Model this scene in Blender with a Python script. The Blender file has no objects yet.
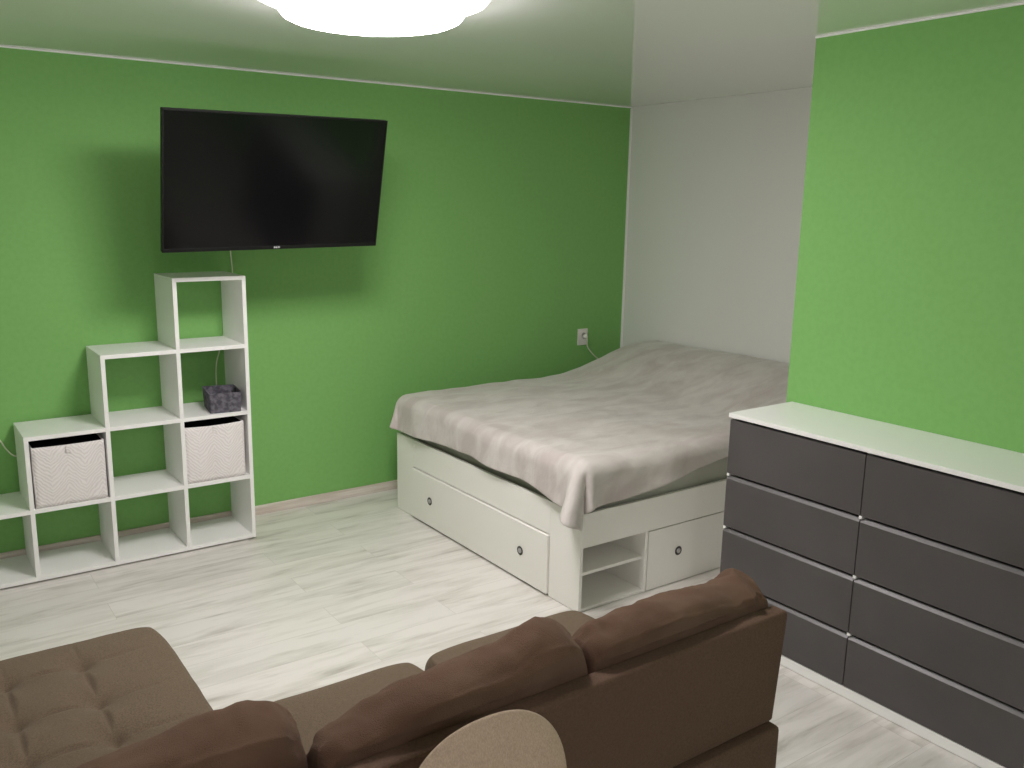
import bpy, bmesh, math, random
from mathutils import Vector, Matrix, noise
random.seed(4)
S = bpy.context.scene
COL = S.collection
PI = math.pi

# ------------------------------------------------------------------ materials
def lin(c):
    return tuple(((v/255)/12.92 if v/255 <= .04045 else ((v/255+.055)/1.055)**2.4) for v in c) + (1,)

def mat(name, rgb, rough=.5, spec=.5, metal=0, sheen=0, sheen_rough=.4, bump=None, vary=None, emit=None, coat=0, coords='Object'):
    """bump=(scale, strength, distance[, stretch]); vary=(scale, rgb2, lo, hi[, stretch])"""
    m = bpy.data.materials.new(name); m.use_nodes = True
    n = m.node_tree.nodes; l = m.node_tree.links
    b = n['Principled BSDF']
    b.inputs['Base Color'].default_value = lin(rgb)
    b.inputs['Roughness'].default_value = rough
    b.inputs['Specular IOR Level'].default_value = spec
    b.inputs['Metallic'].default_value = metal
    b.inputs['Coat Weight'].default_value = coat
    b.inputs['Coat Roughness'].default_value = .03
    if sheen:
        b.inputs['Sheen Weight'].default_value = sheen
        b.inputs['Sheen Roughness'].default_value = sheen_rough
    if emit:
        b.inputs['Emission Color'].default_value = lin(emit[0])
        b.inputs['Emission Strength'].default_value = emit[1]
    if bump or vary:
        tc = n.new('ShaderNodeTexCoord')
    def mapped(st):
        if not st: return tc.outputs[coords]
        mp = n.new('ShaderNodeMapping'); mp.inputs['Scale'].default_value = st
        l.new(tc.outputs[coords], mp.inputs['Vector']); return mp.outputs[0]
    if vary:
        nt = n.new('ShaderNodeTexNoise'); nt.inputs['Scale'].default_value = vary[0]; nt.inputs['Detail'].default_value = 5
        l.new(mapped(vary[4] if len(vary) > 4 else None), nt.inputs['Vector'])
        r = n.new('ShaderNodeValToRGB')
        r.color_ramp.elements[0].position = vary[2]; r.color_ramp.elements[0].color = lin(rgb)
        r.color_ramp.elements[1].position = vary[3]; r.color_ramp.elements[1].color = lin(vary[1])
        l.new(nt.outputs['Fac'], r.inputs[0]); l.new(r.outputs[0], b.inputs['Base Color'])
    if bump:
        nt = n.new('ShaderNodeTexNoise'); nt.inputs['Scale'].default_value = bump[0]; nt.inputs['Detail'].default_value = 4
        l.new(mapped(bump[3] if len(bump) > 3 else None), nt.inputs['Vector'])
        bp = n.new('ShaderNodeBump'); bp.inputs['Strength'].default_value = bump[1]; bp.inputs['Distance'].default_value = bump[2]
        l.new(nt.outputs['Fac'], bp.inputs['Height']); l.new(bp.outputs[0], b.inputs['Normal'])
    return m

M = {}
M['green'] = mat('green_wallpaper', (128, 182, 105), .75, .25, bump=(160, .06, .002), vary=(40, (125, 179, 102), .42, .62))
M['white_wall'] = mat('white_wallpaper', (234, 233, 231), .75, .25, bump=(120, .1, .003))
M['room_wall'] = mat('plain_white_paint', (242, 242, 242), .7)
M['trim'] = mat('white_plastic_trim', (244, 244, 242), .45)
M['ceiling'] = mat('glossy_stretch_ceiling', (242, 241, 240), .3, .45, coat=.9)
M['white'] = mat('white_melamine', (242, 242, 240), .38, .45)
M['white_bed'] = mat('white_matte_board', (238, 237, 231), .42, .4)
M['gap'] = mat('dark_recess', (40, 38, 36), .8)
M['grey_front'] = mat('charcoal_foil', (84, 80, 80), .45, .4, vary=(3, (79, 75, 75), .4, .6))
M['chrome'] = mat('brushed_steel', (190, 190, 188), .35, .5, metal=.4)
M['sofa'] = mat('brown_woven_fabric', (112, 97, 81), .9, .15, sheen=.08, bump=(420, .5, .004), vary=(260, (93, 80, 66), .35, .65))
M['sofa_cushion'] = mat('brown_chenille_fabric', (110, 86, 71), .9, .15, sheen=.06, bump=(480, .8, .005), vary=(7, (94, 70, 57), .35, .7))
M['sofa_back'] = mat('brown_backing_fabric', (98, 77, 65), .9, .15, sheen=.04, bump=(420, .4, .003), vary=(200, (87, 68, 57), .35, .65))
M['beige'] = mat('beige_woven_fabric', (184, 163, 145), .9, .15, sheen=.1, bump=(420, .4, .003), vary=(420, (164, 145, 128), .35, .65, (1, 1, .4)))
M['wood_leg'] = mat('beech_wood', (176, 134, 92), .5, vary=(8, (150, 110, 72), .3, .7, (1, 1, .15)))
M['black_gloss'] = mat('black_screen_glass', (8, 8, 10), .14, .35)
M['black_plastic'] = mat('black_plastic', (12, 12, 13), .5, .3)
M['logo'] = mat('silver_print', (190, 190, 195), .4)
M['lamp_base'] = mat('lamp_ring_plastic', (245, 245, 245), .3, emit=((255, 249, 249), 9.5))
M['diffuser'] = mat('lit_lamp_diffuser', (245, 245, 245), .3, emit=((255, 248, 248), 39.0))
M['bin_dark'] = mat('dark_bin_lining', (38, 33, 33), .9, .2)
M['felt'] = mat('dark_grey_felt', (112, 110, 118), .95, .1, bump=(60, .6, .01), vary=(45, (80, 78, 86), .4, .6))
M['felt_in'] = mat('dark_felt_lining', (50, 48, 52), .95, .1)
M['cable'] = mat('white_cable_rubber', (222, 222, 205), .5)
M['knob_ring'] = mat('dark_steel', (70, 70, 68), .4, .5, metal=.3)
M['socket'] = mat('socket_plastic', (226, 224, 218), .35)
M['mattress'] = mat('grey_green_mattress_fabric', (184, 186, 174), .9, .2, bump=(150, .3, .003))
M['baseboard'] = mat('whitewashed_wood_baseboard', (224, 216, 208), .5, vary=(6, (200, 186, 176), .35, .7, (.6, 6, 12)))
M['dark_base'] = mat('dark_glides', (40, 38, 38), .6)

# velvet blanket: brushed nap in pale grey
def blanket_mat():
    m = bpy.data.materials.new('grey_plush_blanket'); m.use_nodes = True
    n = m.node_tree.nodes; l = m.node_tree.links; b = n['Principled BSDF']
    tc = n.new('ShaderNodeTexCoord')
    mp = n.new('ShaderNodeMapping'); mp.inputs['Scale'].default_value = (2.2, 5.5, 3.0); mp.inputs['Rotation'].default_value = (0, 0, .5)
    l.new(tc.outputs['Object'], mp.inputs[0])
    a = n.new('ShaderNodeTexNoise'); a.inputs['Scale'].default_value = 1.6; a.inputs['Detail'].default_value = 6; a.inputs['Distortion'].default_value = .8
    l.new(mp.outputs[0], a.inputs['Vector'])
    r = n.new('ShaderNodeValToRGB')
    r.color_ramp.elements[0].position = .36; r.color_ramp.elements[0].color = lin((190, 181, 177))
    r.color_ramp.elements[1].position = .60; r.color_ramp.elements[1].color = lin((208, 202, 198))
    l.new(a.outputs['Fac'], r.inputs[0]); l.new(r.outputs[0], b.inputs['Base Color'])
    b.inputs['Roughness'].default_value = .85; b.inputs['Specular IOR Level'].default_value = .15
    b.inputs['Sheen Weight'].default_value = .55; b.inputs['Sheen Roughness'].default_value = .35
    f = n.new('ShaderNodeTexNoise'); f.inputs['Scale'].default_value = 9; f.inputs['Detail'].default_value = 8
    l.new(mp.outputs[0], f.inputs['Vector'])
    bp = n.new('ShaderNodeBump'); bp.inputs['Strength'].default_value = .25; bp.inputs['Distance'].default_value = .012
    l.new(f.outputs['Fac'], bp.inputs['Height']); l.new(bp.outputs[0], b.inputs['Normal'])
    return m
M['blanket'] = blanket_mat()

def floor_mat():
    m = bpy.data.materials.new('white_oak_laminate'); m.use_nodes = True
    n = m.node_tree.nodes; l = m.node_tree.links; b = n['Principled BSDF']
    tc = n.new('ShaderNodeTexCoord')
    br = n.new('ShaderNodeTexBrick')
    br.offset = .37; br.inputs['Scale'].default_value = 1
    br.inputs['Brick Width'].default_value = 1.28; br.inputs['Row Height'].default_value = .192
    br.inputs['Mortar Size'].default_value = .0012; br.inputs['Mortar Smooth'].default_value = .3
    br.inputs['Color1'].default_value = (0, 0, 0, 1); br.inputs['Color2'].default_value = (1, 1, 1, 1); br.inputs['Mortar'].default_value = (.5, .5, .5, 1)
    l.new(tc.outputs['Object'], br.inputs['Vector'])
    # per plank offset of the grain
    mul = n.new('ShaderNodeVectorMath'); mul.operation = 'MULTIPLY_ADD'
    mul.inputs[1].default_value = (7, 3, 5)
    l.new(br.outputs['Color'], mul.inputs[0]); l.new(tc.outputs['Object'], mul.inputs[2])
    mp = n.new('ShaderNodeMapping'); mp.inputs['Scale'].default_value = (1.3, 9, 1)
    l.new(mul.outputs[0], mp.inputs[0])
    a = n.new('ShaderNodeTexNoise'); a.inputs['Scale'].default_value = 1.5; a.inputs['Detail'].default_value = 7; a.inputs['Roughness'].default_value = .62; a.inputs['Distortion'].default_value = .5
    l.new(mp.outputs[0], a.inputs['Vector'])
    r = n.new('ShaderNodeValToRGB'); e = r.color_ramp.elements
    e[0].position = .24; e[0].color = lin((166, 161, 152))
    e[1].position = .56; e[1].color = lin((228, 225, 221))
    x = e.new(.40); x.color = lin((212, 209, 203))
    l.new(a.outputs['Fac'], r.inputs[0])
    # knots / darker strokes
    mp2 = n.new('ShaderNodeMapping'); mp2.inputs['Scale'].default_value = (2.6, 17, 1)
    l.new(mul.outputs[0], mp2.inputs[0])
    k = n.new('ShaderNodeTexNoise'); k.inputs['Scale'].default_value = 1.0; k.inputs['Detail'].default_value = 3
    l.new(mp2.outputs[0], k.inputs['Vector'])
    kr = n.new('ShaderNodeValToRGB'); kr.color_ramp.elements[0].position = .60; kr.color_ramp.elements[0].color = (0, 0, 0, 1)
    kr.color_ramp.elements[1].position = .8; kr.color_ramp.elements[1].color = (.55, .55, .55, 1)
    l.new(k.outputs['Fac'], kr.inputs[0])
    mx = n.new('ShaderNodeMix'); mx.data_type = 'RGBA'
    l.new(kr.outputs[0], mx.inputs['Factor']); l.new(r.outputs[0], mx.inputs['A']); mx.inputs['B'].default_value = lin((150, 142, 130))
    # plank tint
    tr = n.new('ShaderNodeValToRGB'); tr.color_ramp.elements[0].color = (.955, .955, .95, 1); tr.color_ramp.elements[1].color = (1, .992, .985, 1)
    l.new(br.outputs['Color'], tr.inputs[0])
    m2 = n.new('ShaderNodeMix'); m2.data_type = 'RGBA'; m2.blend_type = 'MULTIPLY'; m2.inputs['Factor'].default_value = 1
    l.new(mx.outputs['Result'], m2.inputs['A']); l.new(tr.outputs[0], m2.inputs['B'])
    m3 = n.new('ShaderNodeMix'); m3.data_type = 'RGBA'
    l.new(br.outputs['Fac'], m3.inputs['Factor']); l.new(m2.outputs['Result'], m3.inputs['A']); m3.inputs['B'].default_value = lin((196, 192, 186))
    l.new(m3.outputs['Result'], b.inputs['Base Color'])
    b.inputs['Roughness'].default_value = .33; b.inputs['Specular IOR Level'].default_value = .45
    return m
M['floor'] = floor_mat()

def bin_mat():
    """off-white fabric with an embossed chevron"""
    m = bpy.data.materials.new('embossed_chevron_fabric'); m.use_nodes = True
    n = m.node_tree.nodes; l = m.node_tree.links; b = n['Principled BSDF']
    b.inputs['Roughness'].default_value = .9; b.inputs['Specular IOR Level'].default_value = .2
    tc = n.new('ShaderNodeTexCoord'); sx = n.new('ShaderNodeSeparateXYZ'); l.new(tc.outputs['Object'], sx.inputs[0])
    def math_(op, a, v):
        q = n.new('ShaderNodeMath'); q.operation = op
        l.new(a, q.inputs[0])
        if isinstance(v, (int, float)): q.inputs[1].default_value = v
        elif v is not None: l.new(v, q.inputs[1])
        return q.outputs[0]
    px = math_('PINGPONG', math_('ADD', sx.outputs['X'], .01), .075)
    s = math_('ADD', px, sx.outputs['Z'])
    nz = n.new('ShaderNodeTexNoise'); nz.inputs['Scale'].default_value = 14; l.new(tc.outputs['Object'], nz.inputs['Vector'])
    s2 = math_('ADD', s, math_('MULTIPLY', nz.outputs['Fac'], .06))
    w = math_('SINE', math_('MULTIPLY', s2, 330), None)
    bp = n.new('ShaderNodeBump'); bp.inputs['Strength'].default_value = .26; bp.inputs['Distance'].default_value = .003
    l.new(w, bp.inputs['Height']); l.new(bp.outputs[0], b.inputs['Normal'])
    r = n.new('ShaderNodeValToRGB'); r.color_ramp.elements[0].color = lin((224, 219, 218)); r.color_ramp.elements[1].color = lin((236, 232, 231))
    r.color_ramp.elements[0].position = .1; r.color_ramp.elements[1].position = .7
    l.new(math_('MULTIPLY', math_('ADD', w, 1.0), nz.outputs['Fac']), r.inputs[0]); l.new(r.outputs[0], b.inputs['Base Color'])
    return m
M['bin'] = bin_mat()

# ------------------------------------------------------------------ builders
def link(name, me, m, parent=None, smooth=False, loc=None):
    me.materials.append(m) if not isinstance(m, (list, tuple)) else [me.materials.append(q) for q in m]
    if smooth:
        for p in me.polygons: p.use_smooth = True
    o = bpy.data.objects.new(name, me); COL.objects.link(o)
    if loc: o.location = loc
    if parent: o.parent = parent
    return o

def obj(name, bm, m, parent=None, smooth=False, loc=None):
    me = bpy.data.meshes.new(name)
    bmesh.ops.recalc_face_normals(bm, faces=bm.faces)
    bm.to_mesh(me); bm.free()
    return link(name, me, m, parent, smooth, loc)

def thing(name, label, cat, loc=(0, 0, 0), rz=0, group=None):
    o = bpy.data.objects.new(name, None); COL.objects.link(o)
    o.location = loc; o.rotation_euler = (0, 0, rz); o['label'] = label; o['category'] = cat
    if group: o['group'] = group
    o.empty_display_size = .1
    return o

def tag(o, label, cat, group=None):
    o['label'] = label; o['category'] = cat
    if group: o['group'] = group
    return o

def box(bm, x0, x1, y0, y1, z0, z1, bev=0.0, seg=2):
    r = bmesh.ops.create_cube(bm, size=1)
    vs = r['verts']
    for v in vs:
        v.co = Vector((x0 if v.co.x < 0 else x1, y0 if v.co.y < 0 else y1, z0 if v.co.z < 0 else z1))
    if bev:
        es = list({e for v in vs for e in v.link_edges})
        bmesh.ops.bevel(bm, geom=es, offset=bev, segments=seg, affect='EDGES', profile=.5)
    return bm

def B(*a, bev=.0015, seg=2):
    bm = bmesh.new(); box(bm, *a, bev=bev, seg=seg); return bm

def struct(name, bm, m, smooth=False):
    o = obj(name, bm, m, None, smooth); o['kind'] = 'structure'; return o

def tube(pts, r, res=10, close=True):
    """swept round tube along smoothed points"""
    P = [Vector(p) for p in pts]
    # catmull-rom
    Q = []
    for i in range(len(P)-1):
        p0 = P[max(i-1, 0)]; p1 = P[i]; p2 = P[i+1]; p3 = P[min(i+2, len(P)-1)]
        for k in range(6):
            t = k/6
            Q.append(.5*((2*p1)+(p2-p0)*t+(2*p0-5*p1+4*p2-p3)*t*t+(-p0+3*p1-3*p2+p3)*t**3))
    Q.append(P[-1])
    bm = bmesh.new(); rings = []
    up = Vector((.3, .1, .9)).normalized()
    for i, q in enumerate(Q):
        d = (Q[min(i+1, len(Q)-1)]-Q[max(i-1, 0)]).normalized()
        a = d.cross(up)
        if a.length < .05: a = d.cross(Vector((1, 0, 0)))
        a.normalize(); b = d.cross(a).normalized()
        rings.append([bm.verts.new(q+a*math.cos(2*PI*j/res)*r+b*math.sin(2*PI*j/res)*r) for j in range(res)])
    for i in range(len(rings)-1):
        for j in range(res):
            bm.faces.new((rings[i][j], rings[i][(j+1) % res], rings[i+1][(j+1) % res], rings[i+1][j]))
    bm.faces.new(rings[0]); bm.faces.new(rings[-1])
    return bm

def lathe(prof, n=48, bm=None, M4=None):
    """profile of (r, z); r=0 at the ends closes it"""
    bm = bm or bmesh.new(); rings = []
    for r, z in prof:
        if r < 1e-6: rings.append([bm.verts.new((0, 0, z))])
        else: rings.append([bm.verts.new((r*math.cos(2*PI*k/n), r*math.sin(2*PI*k/n), z)) for k in range(n)])
    for a, b in zip(rings, rings[1:]):
        for k in range(n):
            k2 = (k+1) % n
            if len(a) == 1 and len(b) == 1: continue
            if len(a) == 1: bm.faces.new((a[0], b[k], b[k2]))
            elif len(b) == 1: bm.faces.new((a[k], a[k2], b[0]))
            else: bm.faces.new((a[k], a[k2], b[k2], b[k]))
    if M4: bmesh.ops.transform(bm, matrix=M4, verts=bm.verts)
    return bm

def soft(hx, hy, hz, n=26, p=(5, 5, 5), f=None, amp=.004, fr=6, seed=0, roll=None):
    """rounded soft body: cube grid mapped to a superellipsoid, then f(co, uvw) and noise"""
    bm = bmesh.new(); cache = {}
    def V(a, b, c):
        k = (round(a, 5), round(b, 5), round(c, 5))
        if k in cache: return cache[k]
        q = (abs(a)**p[0]+abs(b)**p[1]+abs(c)**p[2])**(1/max(p))
        # keep face centres flat: exponent form, sizes stay put
        co = Vector((a/q*hx, b/q*hy, c/q*hz))
        if roll:                       # round in the b/c section, boxier along a
            e1, e2 = roll; m_ = max(abs(b), abs(c))
            q1 = (abs(b)**e1+abs(c)**e1)**(1/e1) or 1
            q2 = (abs(a)**e2+m_**e2)**(1/e2)
            k_ = m_/q1/q2
            co = Vector((a/q2*hx, b*k_*hy, c*k_*hz))
        if f: co = f(co, (a, b, c))
        if amp:
            w = noise.noise_vector(co*fr+Vector((seed*3.1, seed*1.7, 0)))
            w2 = noise.noise_vector(co*fr*2.7+Vector((seed, 5, 0)))
            co = co+w*amp+w2*amp*.45
        cache[k] = bm.verts.new(co); return cache[k]
    g = [math.sin((-1+2*i/n)*PI/2)*.35+(-1+2*i/n)*.65 for i in range(n+1)]
    for ax in range(3):
        for s in (-1, 1):
            for i in range(n):
                for j in range(n):
                    q = []
                    for (u, v) in ((g[i], g[j]), (g[i+1], g[j]), (g[i+1], g[j+1]), (g[i], g[j+1])):
                        t = [0, 0, 0]; t[ax] = s; t[(ax+1) % 3] = u; t[(ax+2) % 3] = v
                        q.append(V(*t))
                    bm.faces.new(q)
    return bm

def sm(a, b, t):
    t = max(0, min(1, (t-a)/(b-a))); return t*t*(3-2*t)

# ------------------------------------------------------------------ room
H = 2.5
XL, YN = -6.6, -7.2
WX = -1.304          # face of the right green wall
WY = -2.459          # its end, where the niche begins
struct('floor', B(XL-.1, .1, YN-.1, .1, -.1, 0, bev=0), M['floor'])
struct('ceiling', B(XL-.1, .1, YN-.1, .1, H, H+.1, bev=0), M['ceiling'])
struct('wall_back', B(XL-.1, .1, 0, .1, 0, H, bev=0), M['green'])
struct('wall_niche', B(0, .1, WY, 0, 0, H, bev=0), M['white_wall'])
bm = B(WX, .1, YN, WY, 0, H, bev=0)
o = struct('wall_right', bm, [M['green'], M['white_wall']])
for f in o.data.polygons:
    if f.normal.y > .5: f.material_index = 1
struct('wall_left', B(XL-.1, XL, YN, 0, 0, H, bev=0), M['room_wall'])
struct('wall_front', B(XL-.1, .1, YN-.1, YN, 0, H, bev=0), M['room_wall'])
# ceiling trims, corner strip
struct('trim_1', B(XL, 0, -.008, 0, H-.007, H, bev=.001), M['trim'])
struct('trim_2', B(WX-.008, WX, YN, WY, H-.007, H, bev=.001), M['trim'])
struct('trim_3', B(-.011, 0, -.014, 0, .05, H-.011, bev=.002), M['trim'])
struct('trim_4', B(-.008, 0, WY, -.011, H-.007, H, bev=.0015), M['white_wall'])
struct('baseboard_back', B(XL, 0, -.016, 0, 0, .056, bev=.004), M['baseboard'])
struct('baseboard_right', B(WX-.016, WX, YN, WY, 0, .056, bev=.004), M['baseboard'])
struct('baseboard_niche', B(-.016, 0, WY, -.016, 0, .056, bev=.004), M['baseboard'])

# ------------------------------------------------------------------ ceiling lamp
LX, LY = -3.10, -2.03
t = thing('ceiling_lamp', 'large round white ceiling lamp, switched on, near the green wall', 'ceiling lamp', (LX, LY, H))
obj('lamp_base', lathe([(0, 0), (.385, 0), (.395, -.012), (.385, -.024), (.34, -.03), (0, -.03)], 64), M['lamp_base'], t, True)
obj('diffuser', lathe([(.308, -.028), (.311, -.045), (.309, -.066), (.298, -.080), (.275, -.090), (.23, -.097), (.14, -.101), (0, -.102)], 64), M['diffuser'], t, True)

# added unseen fill lamp behind the camera, brightens the surfaces facing it
t = thing('ceiling_lamp', 'added fill lamp, out of view, on the ceiling further back in the room', 'ceiling lamp', (-4.3, -6.1, H))
obj('lamp_base', lathe([(0, 0), (.20, 0), (.205, -.01), (.20, -.02), (0, -.02)], 48), M['trim'], t, True)
M['diffuser_fill'] = mat('added_fill_diffuser', (245, 245, 245), .3, emit=((255, 248, 248), 72.0))
obj('diffuser', lathe([(.19, -.018), (.19, -.035), (.175, -.055), (.10, -.068), (0, -.072)], 48), M['diffuser_fill'], t, True)

# ------------------------------------------------------------------ television
W_, H_ = 1.110, .648
t = thing('television', 'large black flat television tilted down on the green wall', 'television', (-2.91, -.675, 1.895))
TVROT = (Matrix.Rotation(.023, 4, 'Z') @ Matrix.Rotation(.246, 4, 'X') @ Matrix.Rotation(-.014, 4, 'Y'))
# body pieces are written in panel space (x right, z up, -y towards the room) then turned
def tv(bm):
    bmesh.ops.transform(bm, matrix=TVROT, verts=bm.verts); return bm
bm = B(-W_/2, W_/2, 0, .028, -H_/2, H_/2, bev=.004)
obj('housing', tv(bm), M['black_plastic'], t)
bm = bmesh.new()
box(bm, -W_/2, W_/2, -.003, .004, H_/2-.008, H_/2, .001); box(bm, -W_/2, W_/2, -.003, .004, -H_/2, -H_/2+.018, .001)
box(bm, -W_/2, -W_/2+.008, -.003, .004, -H_/2, H_/2, .001); box(bm, W_/2-.008, W_/2, -.003, .004, -H_/2, H_/2, .001)
obj('bezel', tv(bm), M['black_plastic'], t)
obj('screen', tv(B(-W_/2+.008, W_/2-.008, -.001, .001, -H_/2+.018, H_/2-.008, bev=0)), M['black_gloss'], t)
bm = bmesh.new()
box(bm, -.016, -.010, -.0042, -.0028, -H_/2+.005, -H_/2+.014, 0); box(bm, -.010, -.005, -.0042, -.0028, -H_/2+.008, -H_/2+.011, 0)
box(bm, -.005, 0, -.0042, -.0028, -H_/2+.005, -H_/2+.014, 0); box(bm, .004, .008, -.0042, -.0028, -H_/2+.005, -H_/2+.014, 0)
box(bm, .008, .015, -.0042, -.0028, -H_/2+.011, -H_/2+.014, 0); box(bm, .012, .015, -.0042, -.0028, -H_/2+.006, -H_/2+.012, 0)
obj('logo', tv(bm), M['logo'], t)
obj('rear_box', tv(B(-.38, .38, .026, .062, -.30, .12, bev=.01)), M['black_plastic'], t)
mb = bmesh.new()
box(mb, -.06, .06, .66, .674, -.16, .12, .003)
box(mb, -.02, .02, .10, .13, -.12, .10, .003); box(mb, -.015, .015, .12, .66, -.03, .03, .003)
box(mb, -.16, -.13, .055, .075, -.2, .16, .002); box(mb, .13, .16, .055, .075, -.2, .16, .002); box(mb, -.16, .16, .07, .10, -.03, .03, .002)
obj('wall_mount', mb, M['black_plastic'], t)

# ------------------------------------------------------------------ step shelf
xr, x1, x2, x3 = -2.990, -3.3600, -3.716, -4.074
x4 = x3-.354
ZT = [.0, .367, .722, 1.078, 1.434]
T = .020; YF, YB = -.364, -.022
t = thing('cube_shelf', 'white stepped cube shelf rising to the right under the television', 'shelf', (0, 0, 0))
cols = [(x4, x3, 1), (x3, x2, 2), (x2, x1, 3), (x1, xr-T, 4)]
for i, (a, b, k) in enumerate(cols):
    obj('upright', B(a, a+T, YF, YB, .010, ZT[k]-T, bev=.001), M['white'], t)
    for j in range(0, k+1):
        z1 = ZT[j] if j else .010+T
        last = (j == k)
        e0 = a if last else a+T
        obj('shelf_board', B(e0, b, YF, YB, z1-T, z1, bev=.001), M['white'], t)
obj('upright', B(xr-T, xr, YF, YB, .010, ZT[4], bev=.001), M['white'], t)
for x_ in (x4+.01, x3+.01, x2+.01, x1+.01, xr-.01):
    for y_ in (YF+.03, YB-.03):
        obj('glide', lathe([(0, 0), (.007, 0), (.007, .010), (0, .010)], 12), M['dark_base'], t, loc=(x_, y_, 0))

# ------------------------------------------------------------------ fabric storage bins
def storage_bin(x0, x1, z0, z1, y0, y1, label, tabx, sag):
    t = thing('storage_bin', label, 'storage box', ((x0+x1)/2, (y0+y1)/2, z0), 0, 'chevron fabric bins in the cube shelf')
    hx, hy, h = (x1-x0)/2, (y1-y0)/2, z1-z0
    def panel(front=False, w=hx, lining=False):
        bm = bmesh.new(); nx, nz = 16, 14; g = []
        for i in range(nx+1):
            r = []
            for j in range(nz+1):
                u = -1+2*i/nx; v = j/nz
                bul = .006*(1-u*u)*math.sin(PI*v)*(0 if lining else 1)
                w_ = noise.noise(Vector((u*2, v*2, z0*5)))*.002
                r.append(Vector((u*w, -bul+w_, v*h-(sag*math.sin(PI*(u+1)/2)*v if front else 0))))
            g.append(r)
        def sheet(off, flip):
            vs = [[bm.verts.new(c+Vector((0, off, 0))) for c in r] for r in g]
            for i in range(nx):
                for j in range(nz):
                    q = (vs[i][j], vs[i+1][j], vs[i+1][j+1], vs[i][j+1]); bm.faces.new(q)
            return vs
        a = sheet(0, 0); b_ = sheet(.004, 1)
        rim = [(a[i][nz], b_[i][nz]) for i in range(nx+1)]
        for k in range(nx): bm.faces.new((rim[k][0], rim[k+1][0], rim[k+1][1], rim[k][1]))
        for jj in (0, nx):
            for k in range(nz): bm.faces.new((a[jj][k], a[jj][k+1], b_[jj][k+1], b_[jj][k]))
        for k in range(nx): bm.faces.new((a[k][0], a[k+1][0], b_[k+1][0], b_[k][0]))
        return bm
    for nm, rz_, off, w, fr in (('front_panel', 0, (0, -hy, 0), hx, True), ('back_panel', PI, (0, hy, 0), hx, False),
                               ('side_panel', PI/2, (hx, 0, 0), hy, False), ('side_panel', -PI/2, (-hx, 0, 0), hy, False)):
        o = obj(nm, panel(fr, w), M['bin'], t, True); o.location = off; o.rotation_euler = (0, 0, rz_)
        if nm == 'front_panel': fp = o
    obj('lining', box(bmesh.new(), -hx+.006, hx-.006, -hy+.006, hy-.006, .002, .008), M['bin_dark'], t)
    bm = bmesh.new()
    for q in ((-hx+.0055, -hx+.0075, -hy+.007, hy-.007), (hx-.0075, hx-.0055, -hy+.007, hy-.007), (-hx+.007, hx-.007, hy-.0075, hy-.0055)):
        box(bm, q[0], q[1], q[2], q[3], .008, h-.004)
    obj('lining_wall', bm, M['bin_dark'], t)
    # pull tab: small folded loop of ribbon
    bm = bmesh.new(); box(bm, tabx-.013, tabx+.013, -hy-.0095, -hy-.005, h-sag-.036, h-sag-.004, .0015)
    obj('pull_tab', bm, M['bin'], t)
    return t
storage_bin(-4.044, -3.726, ZT[1]+.001, .664, -.354, -.055, 'pale chevron fabric bin in the second column of the white shelf, left one', 0.0, .003)
storage_bin(-3.337, -3.030, ZT[1]+.001, .668, -.354, -.055, 'pale chevron fabric bin under the dark grey box, in the tallest column', 0.0, .006)

# small felt box
def felt_box():
    t = thing('felt_box', 'small open dark grey felt box on the white shelf', 'box', (-3.104, -.246, ZT[2]), math.radians(-8))
    def shell(w, d, h, flare, th):
        bm = bmesh.new(); n = 10
        loops = []
        def ring(s, z, r=.012):
            pts = []
            hw, hd = w/2*s, d/2*s
            for cx, cy, a0 in ((hw-r, hd-r, 0), (-hw+r, hd-r, PI/2), (-hw+r, -hd+r, PI), (hw-r, -hd+r, 1.5*PI)):
                for k in range(5):
                    a = a0+k/4*PI/2; pts.append((cx+r*math.cos(a), cy+r*math.sin(a), z))
            return pts
        specs = [(1, 0), (1+flare*.3, h*.35), (1+flare*.7, h*.7), (1+flare, h), (1+flare-.06, h), (1-.05, h*.5), (.94, .005)]
        for s, z in specs:
            loops.append([bm.verts.new(Vector(p)+Vector((0, 0, noise.noise(Vector(p)*30)*.003 if z > .01 else 0))) for p in ring(s, z)])
        m_ = len(loops[0])
        for a, b in zip(loops, loops[1:]):
            for k in range(m_): bm.faces.new((a[k], a[(k+1) % m_], b[(k+1) % m_], b[k]))
        bm.faces.new(loops[0]); bm.faces.new(loops[-1])
        return bm
    obj('box_body', shell(.158, .21, .106, .06, .005), M['felt'], t)
    obj('box_lining', B(-.068, .068, -.092, .092, .006, .009), M['felt_in'], t)
felt_box()

# ------------------------------------------------------------------ cables and socket
tag(obj('cable', tube([(-2.935, -.012, 1.74), (-2.94, -.012, 1.62), (-2.945, -.012, 1.54), (-2.939, -.012, 1.42), (-2.95, -.010, 1.30),
                       (-3.0, -.010, 1.10), (-3.018, -.010, 1.04), (-3.034, -.010, .985), (-3.052, -.010, .92), (-3.057, -.010, .82), (-3.05, -.011, .60), (-3.05, -.014, .45), (-3.05, -.03, .385), (-3.07, -.038, .3715), (-3.10, -.038, .3715)], .0035), M['cable'], None, True),
    'thin white cable hanging from the television down behind the shelf', 'cable')
tag(obj('cable', tube([(-4.24, -.008, .74), (-4.18, -.008, .68), (-4.139, -.008, .638), (-4.117, -.008, .593), (-4.085, -.008, .552), (-4.03, -.010, .535), (-3.97, -.012, .48), (-3.95, -.03, .385), (-3.93, -.038, .3715), (-3.88, -.038, .3715)], .0035), M['cable'], None, True),
    'thin white cable on the green wall at the left edge of the shelf', 'cable')
t = thing('wall_socket', 'white wall socket on the green wall above the bed', 'socket', (-.388, 0, .877))
obj('cover_plate', B(-.046, .046, -.010, 0, -.060, .060, bev=.004), M['socket'], t)
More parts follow.
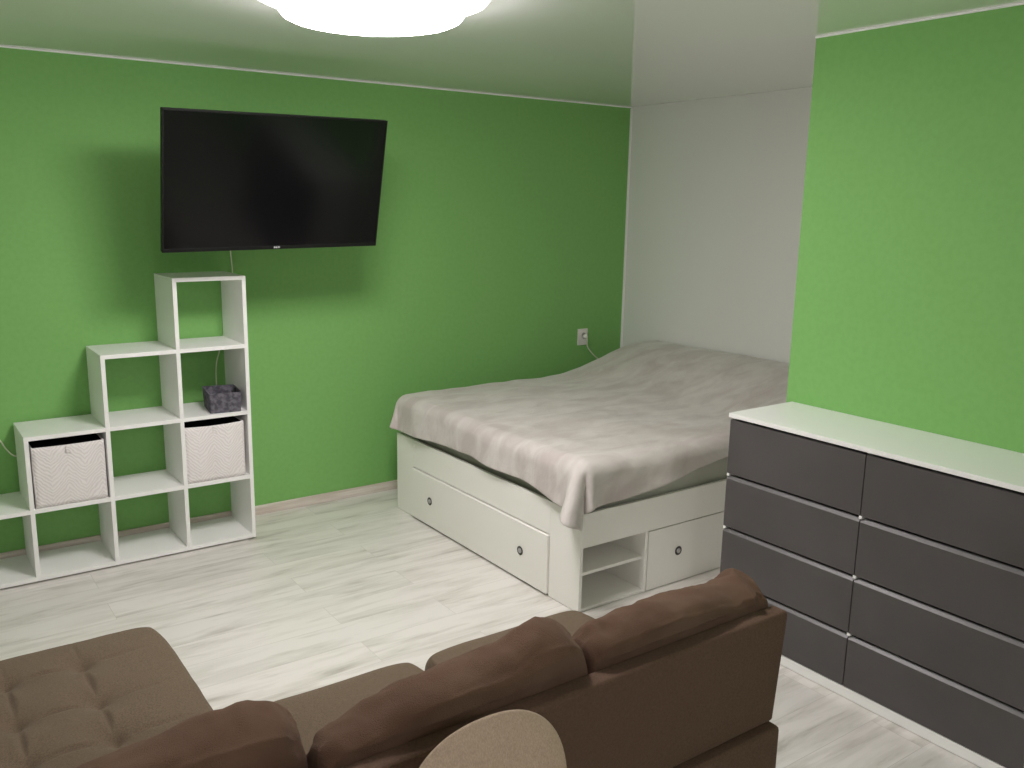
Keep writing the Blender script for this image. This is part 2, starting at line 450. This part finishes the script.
obj('socket_insert', lathe([(0, 0), (.019, 0), (.020, .006), (.024, .006), (.024, -.001), (0, -.001)], 32, None, Matrix.Translation((0.006, -.010, .012)) @ Matrix.Rotation(PI/2, 4, 'X')), M['socket'], t, True)
t = thing('charger_plug', 'white plug with cord in the socket above the bed', 'plug', (-.382, -.016, .882))
obj('plug_body', lathe([(0, 0), (.017, 0), (.018, .012), (.014, .026), (.008, .030), (0, .030)], 24, None, Matrix.Rotation(PI/2, 4, 'X')), M['socket'], t, True)
obj('cord', tube([(0, -.028, 0), (.004, -.030, -.02), (.012, -.02, -.05), (.035, -.006, -.085), (.085, -.003, -.135), (.135, -.003, -.175), (.18, -.003, -.21), (.22, -.003, -.30)], .0045), M['cable'], t, True)

# ------------------------------------------------------------------ bed
BX0, BX1 = -2.096, -.02
BY0, BY1 = -2.028, -.335     # front face, rear face
RZ = .471
t = thing('bed', 'white storage bed with drawers standing in the niche corner', 'bed', (0, 0, 0))
# foot end (faces left)
TH = .018
obj('corner_post', B(BX0, BX0+TH, BY1-.195, BY1, .002, RZ), M['white_bed'], t)
obj('corner_post', B(BX0, BX0+TH, BY0, BY0+.219, .002, RZ), M['white_bed'], t)
obj('end_rail', B(BX0, BX0+TH, BY0+.2195, BY1-.1955, .309, RZ), M['white_bed'], t)
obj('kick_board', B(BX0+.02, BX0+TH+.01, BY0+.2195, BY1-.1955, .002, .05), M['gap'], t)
def drawer(axis, a, b, face, knobs, z0=.012, z1=.303, out=.012):
    if axis == 'x':   # front faces -X, spans Y a..b
        bm = B(face-out, face+.012, a+.003, b-.003, z0, z1, bev=.002)
    else:
        bm = B(a+.003, b-.003, face-out, face+.012, z0, z1, bev=.002)
    d = obj('drawer', bm, M['white_bed'], t)
    for k in knobs:
        R = Matrix.Rotation(-PI/2, 4, 'Y') if axis == 'x' else Matrix.Rotation(PI/2, 4, 'X')
        c = (face-out, k, .160) if axis == 'x' else (k, face-out, .166)
        o = obj('knob', lathe([(0, 0), (.021, 0), (.023, .002), (.021, .004), (.018, .0025), (0, .0015)], 32), M['knob_ring'], d, True)
        o.matrix_local = Matrix.Translation(c) @ R
        q = obj('knob_cap', lathe([(0, .0022), (.0125, .0022), (.0125, .0050), (0, .0056)], 24), M['chrome'], d, True)
        q.matrix_local = Matrix.Translation(c) @ R
drawer('x', BY0+.2195, BY1-.1955, BX0, (-.738, -1.598))
# long side (faces the room)
obj('side_rail', B(BX0+TH, BX1, BY0, BY0+TH, .309, RZ), M['white_bed'], t)
NX = -1.690
obj('divider_board', B(NX, NX+.016, BY0+.002, BY0+.34, .002, .309), M['white_bed'], t)
obj('niche_back', B(BX0+TH, NX, BY0+.33, BY0+.34, .002, .309), M['white_bed'], t)
obj('niche_bottom', B(BX0+TH, NX, BY0+.004, BY0+.33, .002, .016), M['white_bed'], t)
obj('niche_shelf', B(BX0+TH, NX, BY0+.022, BY0+.33, .166, .182), M['white_bed'], t)
obj('niche_top', B(BX0+TH, NX, BY0+TH, BY0+.34, .310, .322), M['white_bed'], t)
drawer('y', NX+.018, -.44, BY0+.013, (-1.465, -.655), z0=.004, z1=.303, out=.012)
obj('corner_post', B(-.437, BX1, BY0+.002, BY0+TH, .002, .3085), M['white_bed'], t)
obj('back_panel', B(BX0+TH, BX1, BY1-.018, BY1, .002, RZ), M['white_bed'], t)
obj('head_panel', B(BX1-.018, BX1, BY0+TH, BY1-.018, .002, RZ), M['white_bed'], t)
obj('slat_board', B(BX0+TH, BX1-.018, BY0+TH, BY1-.018, .40, .415), M['white_bed'], t)
o = tag(obj('mattress', soft((BX1-BX0)/2-.045, (BY1-BY0)/2-.032, .135, 20, (14, 14, 6), None, .001), M['mattress'], None, True,
        ((BX0+BX1)/2-.005, (BY0+BY1)/2, .415+.1355)), 'grey green mattress lying in the white bed frame', 'mattress')

# blanket -------------------------------------------------------
TOP = .700
def blanket():
    L0, L1 = BX0+.025, -.012           # fold line at foot, head end
    Fy, By = BY0+.035, BY1-.02        # fold line at front, rear
    A, Bf, Rr = .205, .235, .10        # overhangs: foot, front, rear
    R = .065
    du = .016
    nu = int((L1-L0+A)/du); nv = int((By-Fy+Bf+Rr)/du)
    def arc(a):                        # -> outward, down
        if a <= 0: return 0, 0
        q = R*PI/2
        if a < q: th = a/R; return R*math.sin(th), R*(1-math.cos(th))
        return R, R+(a-q)
    bm = bmesh.new(); g = []
    for i in range(nu+1):
        row = []
        s = -A+(L1-L0+A)*i/nu
        for j in range(nv+1):
            tt = -Bf+(By-Fy+Bf+Rr)*j/nv      # <0 front overhang
            # front overhang shortens towards the head
            a = max(0, -s+R*.4); 
            fb = 1.0-.62*sm(-.15, 1.4, s)
            b = max(0, (-tt)*(fb if tt < 0 else 1)+R*.4*fb) if tt < R*.4 else 0
            rr = max(0, tt-(By-Fy)+R*.4)
            # the foot hem varies a little
            a *= 1+.02*math.sin(tt*5.2+.6)+.015*math.sin(tt*13)+.15*math.exp(-(tt/.14)**2)-.09*sm(.15, .4, tt)*(1-sm(1.0, 1.5, tt))
            x = L0+max(s, R*.4)-R*.4*0; y = Fy+min(max(tt, 0), By-Fy)
            bx, by = L0+max(s, 0), Fy+min(max(tt, 0), By-Fy)
            if a > 0: bx = L0+R*.4
            if b > 0: by = Fy+R*.4
            if rr > 0: by = By-R*.4
            z = TOP
            hd = sm(-.95, -.12, bx)
            z += .172*hd*(1-.03*math.sin((by+1.1)*2.5))
            z += .010*noise.noise(Vector((bx*2.2, by*2.2, 0)))+.006*noise.noise(Vector((bx*6, by*5, 3)))
            z += .008*math.exp(-((bx+1.2)**2+(by+1.0)**2)/.3)
            z -= .018*math.exp(-((bx-L0)**2)/.02)*0
            if a > 0 and b > 0:                 # front corner: hanging cone with a pleat
                rho = math.hypot(a, b); th = math.atan2(b, a)
                o_, d_ = arc(rho)
                ex = max(0, rho-.07)
                out = o_+ex*(.10+.62*math.exp(-((th-.50)/.30)**2)-.34*math.exp(-((th-1.02)/.20)**2))
                x = bx-out*math.cos(th); y = by-out*math.sin(th)
                z -= d_
                z = z
            elif a > 0 and rr > 0:
                rho = math.hypot(a, rr); th = math.atan2(rr, a)
                o_, d_ = arc(rho)
                ex = max(0, rho-.07)
                out = o_+ex*(.12+.18*math.cos(2*th)**2)
                x = bx-out*math.cos(th); y = by+out*math.sin(th)*.7
                z -= d_*.92
            else:
                oa, da = arc(a); ob, db = arc(b); oc, dc = arc(rr)
                ex = max(0, a-.07)
                x = bx-oa-ex*(.06+.04*math.sin(by*9+1)+.03*math.sin(by*17)) if a > 0 else bx
                exb = max(0, b-.07)
                y = by
                if b > 0: y = by-ob-exb*(.05+.10*math.sin(bx*11+.5)*sm(-.2, -1.9, bx)+.04*math.sin(bx*23))
                if rr > 0: y = by+oc
                z -= da+db+dc
            co = Vector((x, y, z))
            w = noise.noise_vector(co*11)*.0035
            row.append(bm.verts.new(co+w))
        g.append(row)
    for i in range(nu):
        for j in range(nv):
            bm.faces.new((g[i][j], g[i+1][j], g[i+1][j+1], g[i][j+1]))
    o = obj('blanket', bm, M['blanket'], None, True)
    md = o.modifiers.new('thick', 'SOLIDIFY'); md.thickness = .008; md.offset = 1
    md = o.modifiers.new('sub', 'SUBSURF'); md.levels = 1; md.render_levels = 1
    return tag(o, 'pale grey plush blanket spread over the bed, one corner hanging down', 'blanket')
blanket()

# ------------------------------------------------------------------ dresser
t = thing('dresser', 'white chest with eight charcoal drawers against the right green wall', 'dresser', (0, 0, 0))
DXF = -1.715; DXB = WX-.018; DY0, DY1 = -2.488, -3.752; DYM = -3.108; DH = .984
FX = -1.703
obj('top_board', B(DXF, DXB+.017, DY1, DY0, DH-.018, DH), M['white'], t)
for y_ in (DY0-.018, DY1):
    obj('side_board', B(FX+.020, DXB, y_, y_+.018, .002, DH-.018), M['white'], t)
for m_ in (.7164, .4851, .2554):
    for y_ in (DYM, DY0-.006):
        obj('grip_spacer', B(FX+.0, FX+.0202, y_-.007, y_+.005, m_-.004, m_+.0075, bev=.0005), M['white'], t)
obj('centre_board', B(FX+.020, DXB, DYM-.009, DYM+.009, .045, DH-.018), M['white'], t)
obj('plinth', B(FX+.002, FX+.020, DY1, DY0, .002, .044), M['white'], t)
obj('bottom_board', B(FX+.020, DXB, DY1+.018, DY0-.018, .030, .045), M['white'], t)
obj('back_board', B(DXB-.006, DXB, DY1+.018, DY0-.018, .045, DH-.018), M['white'], t)
ms = [.956, .7164, .4851, .2554, .048]
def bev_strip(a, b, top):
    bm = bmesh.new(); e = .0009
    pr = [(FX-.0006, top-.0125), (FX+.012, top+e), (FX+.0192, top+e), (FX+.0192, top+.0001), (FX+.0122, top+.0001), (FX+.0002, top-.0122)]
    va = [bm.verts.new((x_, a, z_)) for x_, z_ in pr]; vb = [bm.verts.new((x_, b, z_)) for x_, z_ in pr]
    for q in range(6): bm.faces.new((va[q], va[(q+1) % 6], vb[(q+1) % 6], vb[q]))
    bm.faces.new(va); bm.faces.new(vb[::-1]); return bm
for (ya, yb) in ((DY0-.0015, DYM+.002), (DYM-.002, DY1+.0025)):
    for k in range(4):
        top = ms[k]-(.002 if k == 0 else .004); bot = ms[k+1]+(.008 if k < 3 else 0)
        bm = bmesh.new(); 
        # front with a chamfered grip edge along its top
        pr = [(FX, bot), (FX, top-(.012 if k else .002)), (FX+(.012 if k else .002), top), (FX+.019, top), (FX+.019, bot)]
        va = [bm.verts.new((x_, ya, z_)) for x_, z_ in pr]; vb = [bm.verts.new((x_, yb, z_)) for x_, z_ in pr]
        for q in range(5): bm.faces.new((va[q], va[(q+1) % 5], vb[(q+1) % 5], vb[q]))
        bm.faces.new(va); bm.faces.new(vb[::-1])
        d = obj('drawer', bm, M['grey_front'], t)
        M.setdefault('edge', mat('lit_chamfer_grey', (96, 94, 94), .4))  # lighter grey paints in the light caught by the grip chamfers
        if k: obj('lit_edge_strip', bev_strip(yb+.0005, ya-.0005, top), M['edge'], d)
        # drawer carcass front closing the view in above the grip
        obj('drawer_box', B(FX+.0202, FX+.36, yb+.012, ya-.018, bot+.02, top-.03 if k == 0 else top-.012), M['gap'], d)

# ------------------------------------------------------------------ corner sofa
t = thing('corner_sofa', 'brown fabric corner sofa seen from behind, long end at the left', 'sofa', (0, 0, 0))
SXR = -2.620; SXL = -4.80; SYB = -3.495
CXR = -3.895
# bases
obj('base', B(CXR-.0, SXR, SYB, -2.68, .04, .27, bev=.02, seg=4), M['sofa_back'], t)
obj('chaise_base', B(SXL, CXR-.003, SYB, -2.02, .04, .27, bev=.02, seg=4), M['sofa_back'], t)
obj('rear_base', B(SXL, SXR+.002, SYB-.002, SYB+.11, .03, .408, bev=.012, seg=3), M['sofa_back'], t)
for x_, y_ in ((SXR-.08, SYB+.08), (SXR-.08, -2.76), (SXL+.08, SYB+.08), (SXL+.08, -2.10), (CXR-.08, -2.10), (CXR+.05, SYB+.08)):
    obj('foot', lathe([(0, 0), (.02, 0), (.025, .05), (0, .05)], 16), M['dark_base'], t, loc=(x_, y_, 0))
# back board: leaning a touch, rounded top
bm = B(SXL, SXR, -.045, .012, .412, .752, bev=.013, seg=4)
for v in bm.verts:
    v.co.y += SYB+.045 - .022*((v.co.z-.412)/.34) + .022 - .012*(v.co.z < .43)*0
o = obj('back_panel', bm, M['sofa_back'], t)
# tufted chaise cushion
def tuft(co, uvw, tx, ty, cx, cy, depth=.030, wx=.055):
    if uvw[2] < .2: return co
    X, Y = co.x+cx, co.y+cy
    d = 0
    inx = tx[0]-.0 <= X <= tx[-1]+.0; iny = ty[0] <= Y <= ty[-1]
    for a in tx:
        for b in ty:
            r = math.hypot(X-a, Y-b); d = max(d, depth*math.exp(-(r/.040)**1.1))
    for a in tx:
        e = math.exp(-abs(X-a)/.008); fall = sm(.19, .0, max(0, ty[0]-Y, Y-ty[-1]))
        d = max(d, depth*.5*e*fall)
    for b in ty:
        e = math.exp(-abs(Y-b)/.008); fall = sm(.22, .0, max(0, tx[0]-X, X-tx[-1]))
        d = max(d, depth*.5*e*fall)
    co.z -= d
    return co
def tufted(name, x0, x1, y0, y1, z0, z1, tx, ty, n=70, p=(9, 9, 2.6), dep=.03, puff=.02):
    cx, cy = (x0+x1)/2, (y0+y1)/2
    def f(co, u):
        if u[2] > 0: co.z += puff*(1-u[0]**2)*(1-u[1]**2)
        return tuft(co, u, tx, ty, cx, cy, dep) if tx else co
    return obj(name, soft((x1-x0)/2, (y1-y0)/2, (z1-z0)/2, n, p, f, .003, 5), M['sofa'], t, True, (cx, cy, (z0+z1)/2))
tx = [-4.578, -4.372, -4.166]; ty = [-3.05, -2.83, -2.60, -2.388, -2.140]
tufted('chaise_cushion', SXL-.0, CXR+.003, -3.40, -1.935, .262, .436, tx, ty, 180, (12, 12, 4), .042, .014)
tufted('seat_cushion', CXR+.004, -3.292, -3.40, -2.615, .262, .432, None, None, 34, (10, 10, 3.5), 0, .02)
tufted('seat_cushion', -3.288, SXR-.01, -3.40, -2.625, .262, .435, None, None, 34, (10, 10, 3.5), 0, .025)

# loose back cushions
def m_end(a): return 1-sm(.93, 1.0, abs(a))
def back_cushion(x0, x1, yc, zc, hz, hy, lean, seed, ear=0, label=None, yaw=0, droop=.03, bump=.0):
    hx = (x1-x0)/2
    def f(co, u):
        a, b, c = u
        k = (1-.12*abs(a)**8)*(1-.06*abs(c)**4)
        co.y *= k
        # slumped top: gathers and ridges
        if c > -.5:
            co.z += -.012*abs(a)**10+.010*math.sin(a*3.1+seed)-droop*sm(.3, -1, a)*sm(-.5, .6, c)+bump*math.exp(-((a-.70)/.28)**2)*(c > 0)*c
        ph = math.atan2(c, -b)
        rad = Vector((0, -math.cos(ph), math.sin(ph)))
        co += rad*.003*math.exp(-((ph-.98)/.045)**2)*(m_end(a))
        co += rad*(.007*noise.noise(Vector((a*5+seed*3, ph*2.2, seed*4)))+.005*noise.noise(Vector((a*13, ph*3+a*4, seed*7))))*(.5+.5*abs(a)**2)
        co.y -= .022*sm(.4, -1, a)*sm(-.3, .5, c)
        co.y += .010*math.sin(a*7+seed*2)*(1-abs(c))*(1 if b < 0 else .5)
        # seam line around the edge
        s_ = math.exp(-(abs(b)/.06)**2)
        co.x += (.003 if a > 0 else -.003)*s_*(abs(a) > .97)
        # vertical pulls gathered along the back
        co.y += .006*noise.noise(Vector((a*9, c*1.5, seed*4)))*(1-abs(c)**6)
        co.z += .012*noise.noise(Vector((a*2.5, b*1.2, seed*2)))*(c > 0)*c
        if ear:
            e = math.exp(-(((a-ear*.9)/.22)**2+((c-.95)/.35)**2)); co.z += .006*e; co.y += .014*e*math.sin(a*30)
        return co
    bm = soft(hx, hy, hz, 48, (9, 3, 5), f, .009, 7, seed, roll=(2.7, 14))
    o = obj('back_cushion', bm, M['sofa_cushion'], t, True, ((x0+x1)/2, yc, zc))
    o.rotation_euler = (lean, 0, yaw)
    # the cushion rests against the board and slumps over its top edge
    mw = Matrix.Translation(((x0+x1)/2, yc, zc)) @ Matrix.Rotation(yaw, 4, 'Z') @ Matrix.Rotation(lean, 4, 'X'); mi = mw.inverted()
    for v in o.data.vertices:
        w_ = mw @ v.co
        lim = -3.441-.022*sm(.77, .86, w_.z)
        if w_.y < lim: w_.y = lim+.25*(w_.y-lim) if w_.z > .77 else lim
        v.co = mi @ w_
    return o
back_cushion(-4.60, -3.952, -3.285, .630, .202, .100, .14, 1, droop=.05, bump=.014)
back_cushion(-3.950, -3.284, -3.352, .631, .208, .105, .16, 2, 0, droop=.03, bump=.044)
back_cushion(-3.272, -2.640, -3.352, .627, .210, .108, .16, 3, 1, droop=.012, bump=-.014)

# ------------------------------------------------------------------ beige chair behind the sofa
CH = (-3.730, -3.70)
t = thing('dining_chair', 'beige fabric chair with rounded backrest standing behind the brown sofa', 'chair', (CH[0], CH[1], 0), math.radians(2))
def fb(co, u):
    # backrest pad: round outline in XZ, curved in plan, leaning
    co.y += -.22*co.x**2*1.0
    co.y += .10*(co.z)
    return co
obj('backrest', soft(.193, .026, .20, 34, (2.5, 2.0, 2.5), fb, .001), M['beige'], t, True, (0, .03, .698))
obj('seat', soft(.225, .225, .035, 26, (3.5, 3.5, 2.5), None, .001), M['beige'], t, True, (0, -.235, .44))
for s in (-1, 1):
    obj('back_post', tube([(s*.09, .055, .56), (s*.10, .03, .50), (s*.11, -.05, .43)], .009), M['black_plastic'], t, True)
    for y0_, y1_ in ((-.06, .02), (-.40, -.48)):
        obj('leg', tube([(s*.14, y0_, .42), (s*.165, (y0_+y1_)/2, .21), (s*.19, y1_, 0.001)], .012), M['black_plastic'], t, True)

# ------------------------------------------------------------------ world, camera, view
w = bpy.data.worlds.new('world'); S.world = w; w.use_nodes = True
w.node_tree.nodes['Background'].inputs[0].default_value = (.02, .02, .02, 1)
cam = bpy.data.cameras.new('camera'); co = bpy.data.objects.new('camera', cam); COL.objects.link(co)
yaw, pitch, roll, fpx, ppx, ppy = .6063, -.2022, .0140, 885.65, 490.29, 384.38
fw = Vector((math.sin(yaw)*math.cos(pitch), math.cos(yaw)*math.cos(pitch), math.sin(pitch)))
r = Vector((math.cos(yaw), -math.sin(yaw), 0)); u = r.cross(fw)
r2 = math.cos(roll)*r+math.sin(roll)*u; u2 = -math.sin(roll)*r+math.cos(roll)*u
m4 = Matrix((( r2.x, u2.x, -fw.x, -4.5571), (r2.y, u2.y, -fw.y, -4.8539), (r2.z, u2.z, -fw.z, 1.8197), (0, 0, 0, 1)))
co.matrix_world = m4
cam.sensor_width = 36; cam.lens = fpx/1024*36
cam.shift_x = (512-ppx)/1024; cam.shift_y = (ppy-384)/1024
cam.clip_start = .05
S.camera = co
S.view_settings.view_transform = 'Standard'; S.view_settings.look = 'None'
S.view_settings.exposure = .12; S.view_settings.gamma = 1; S.view_settings.use_curve_mapping = False
S.cycles.max_bounces = 10; S.cycles.diffuse_bounces = 6; S.cycles.sample_clamp_indirect = 6
S.cycles.use_denoising = True
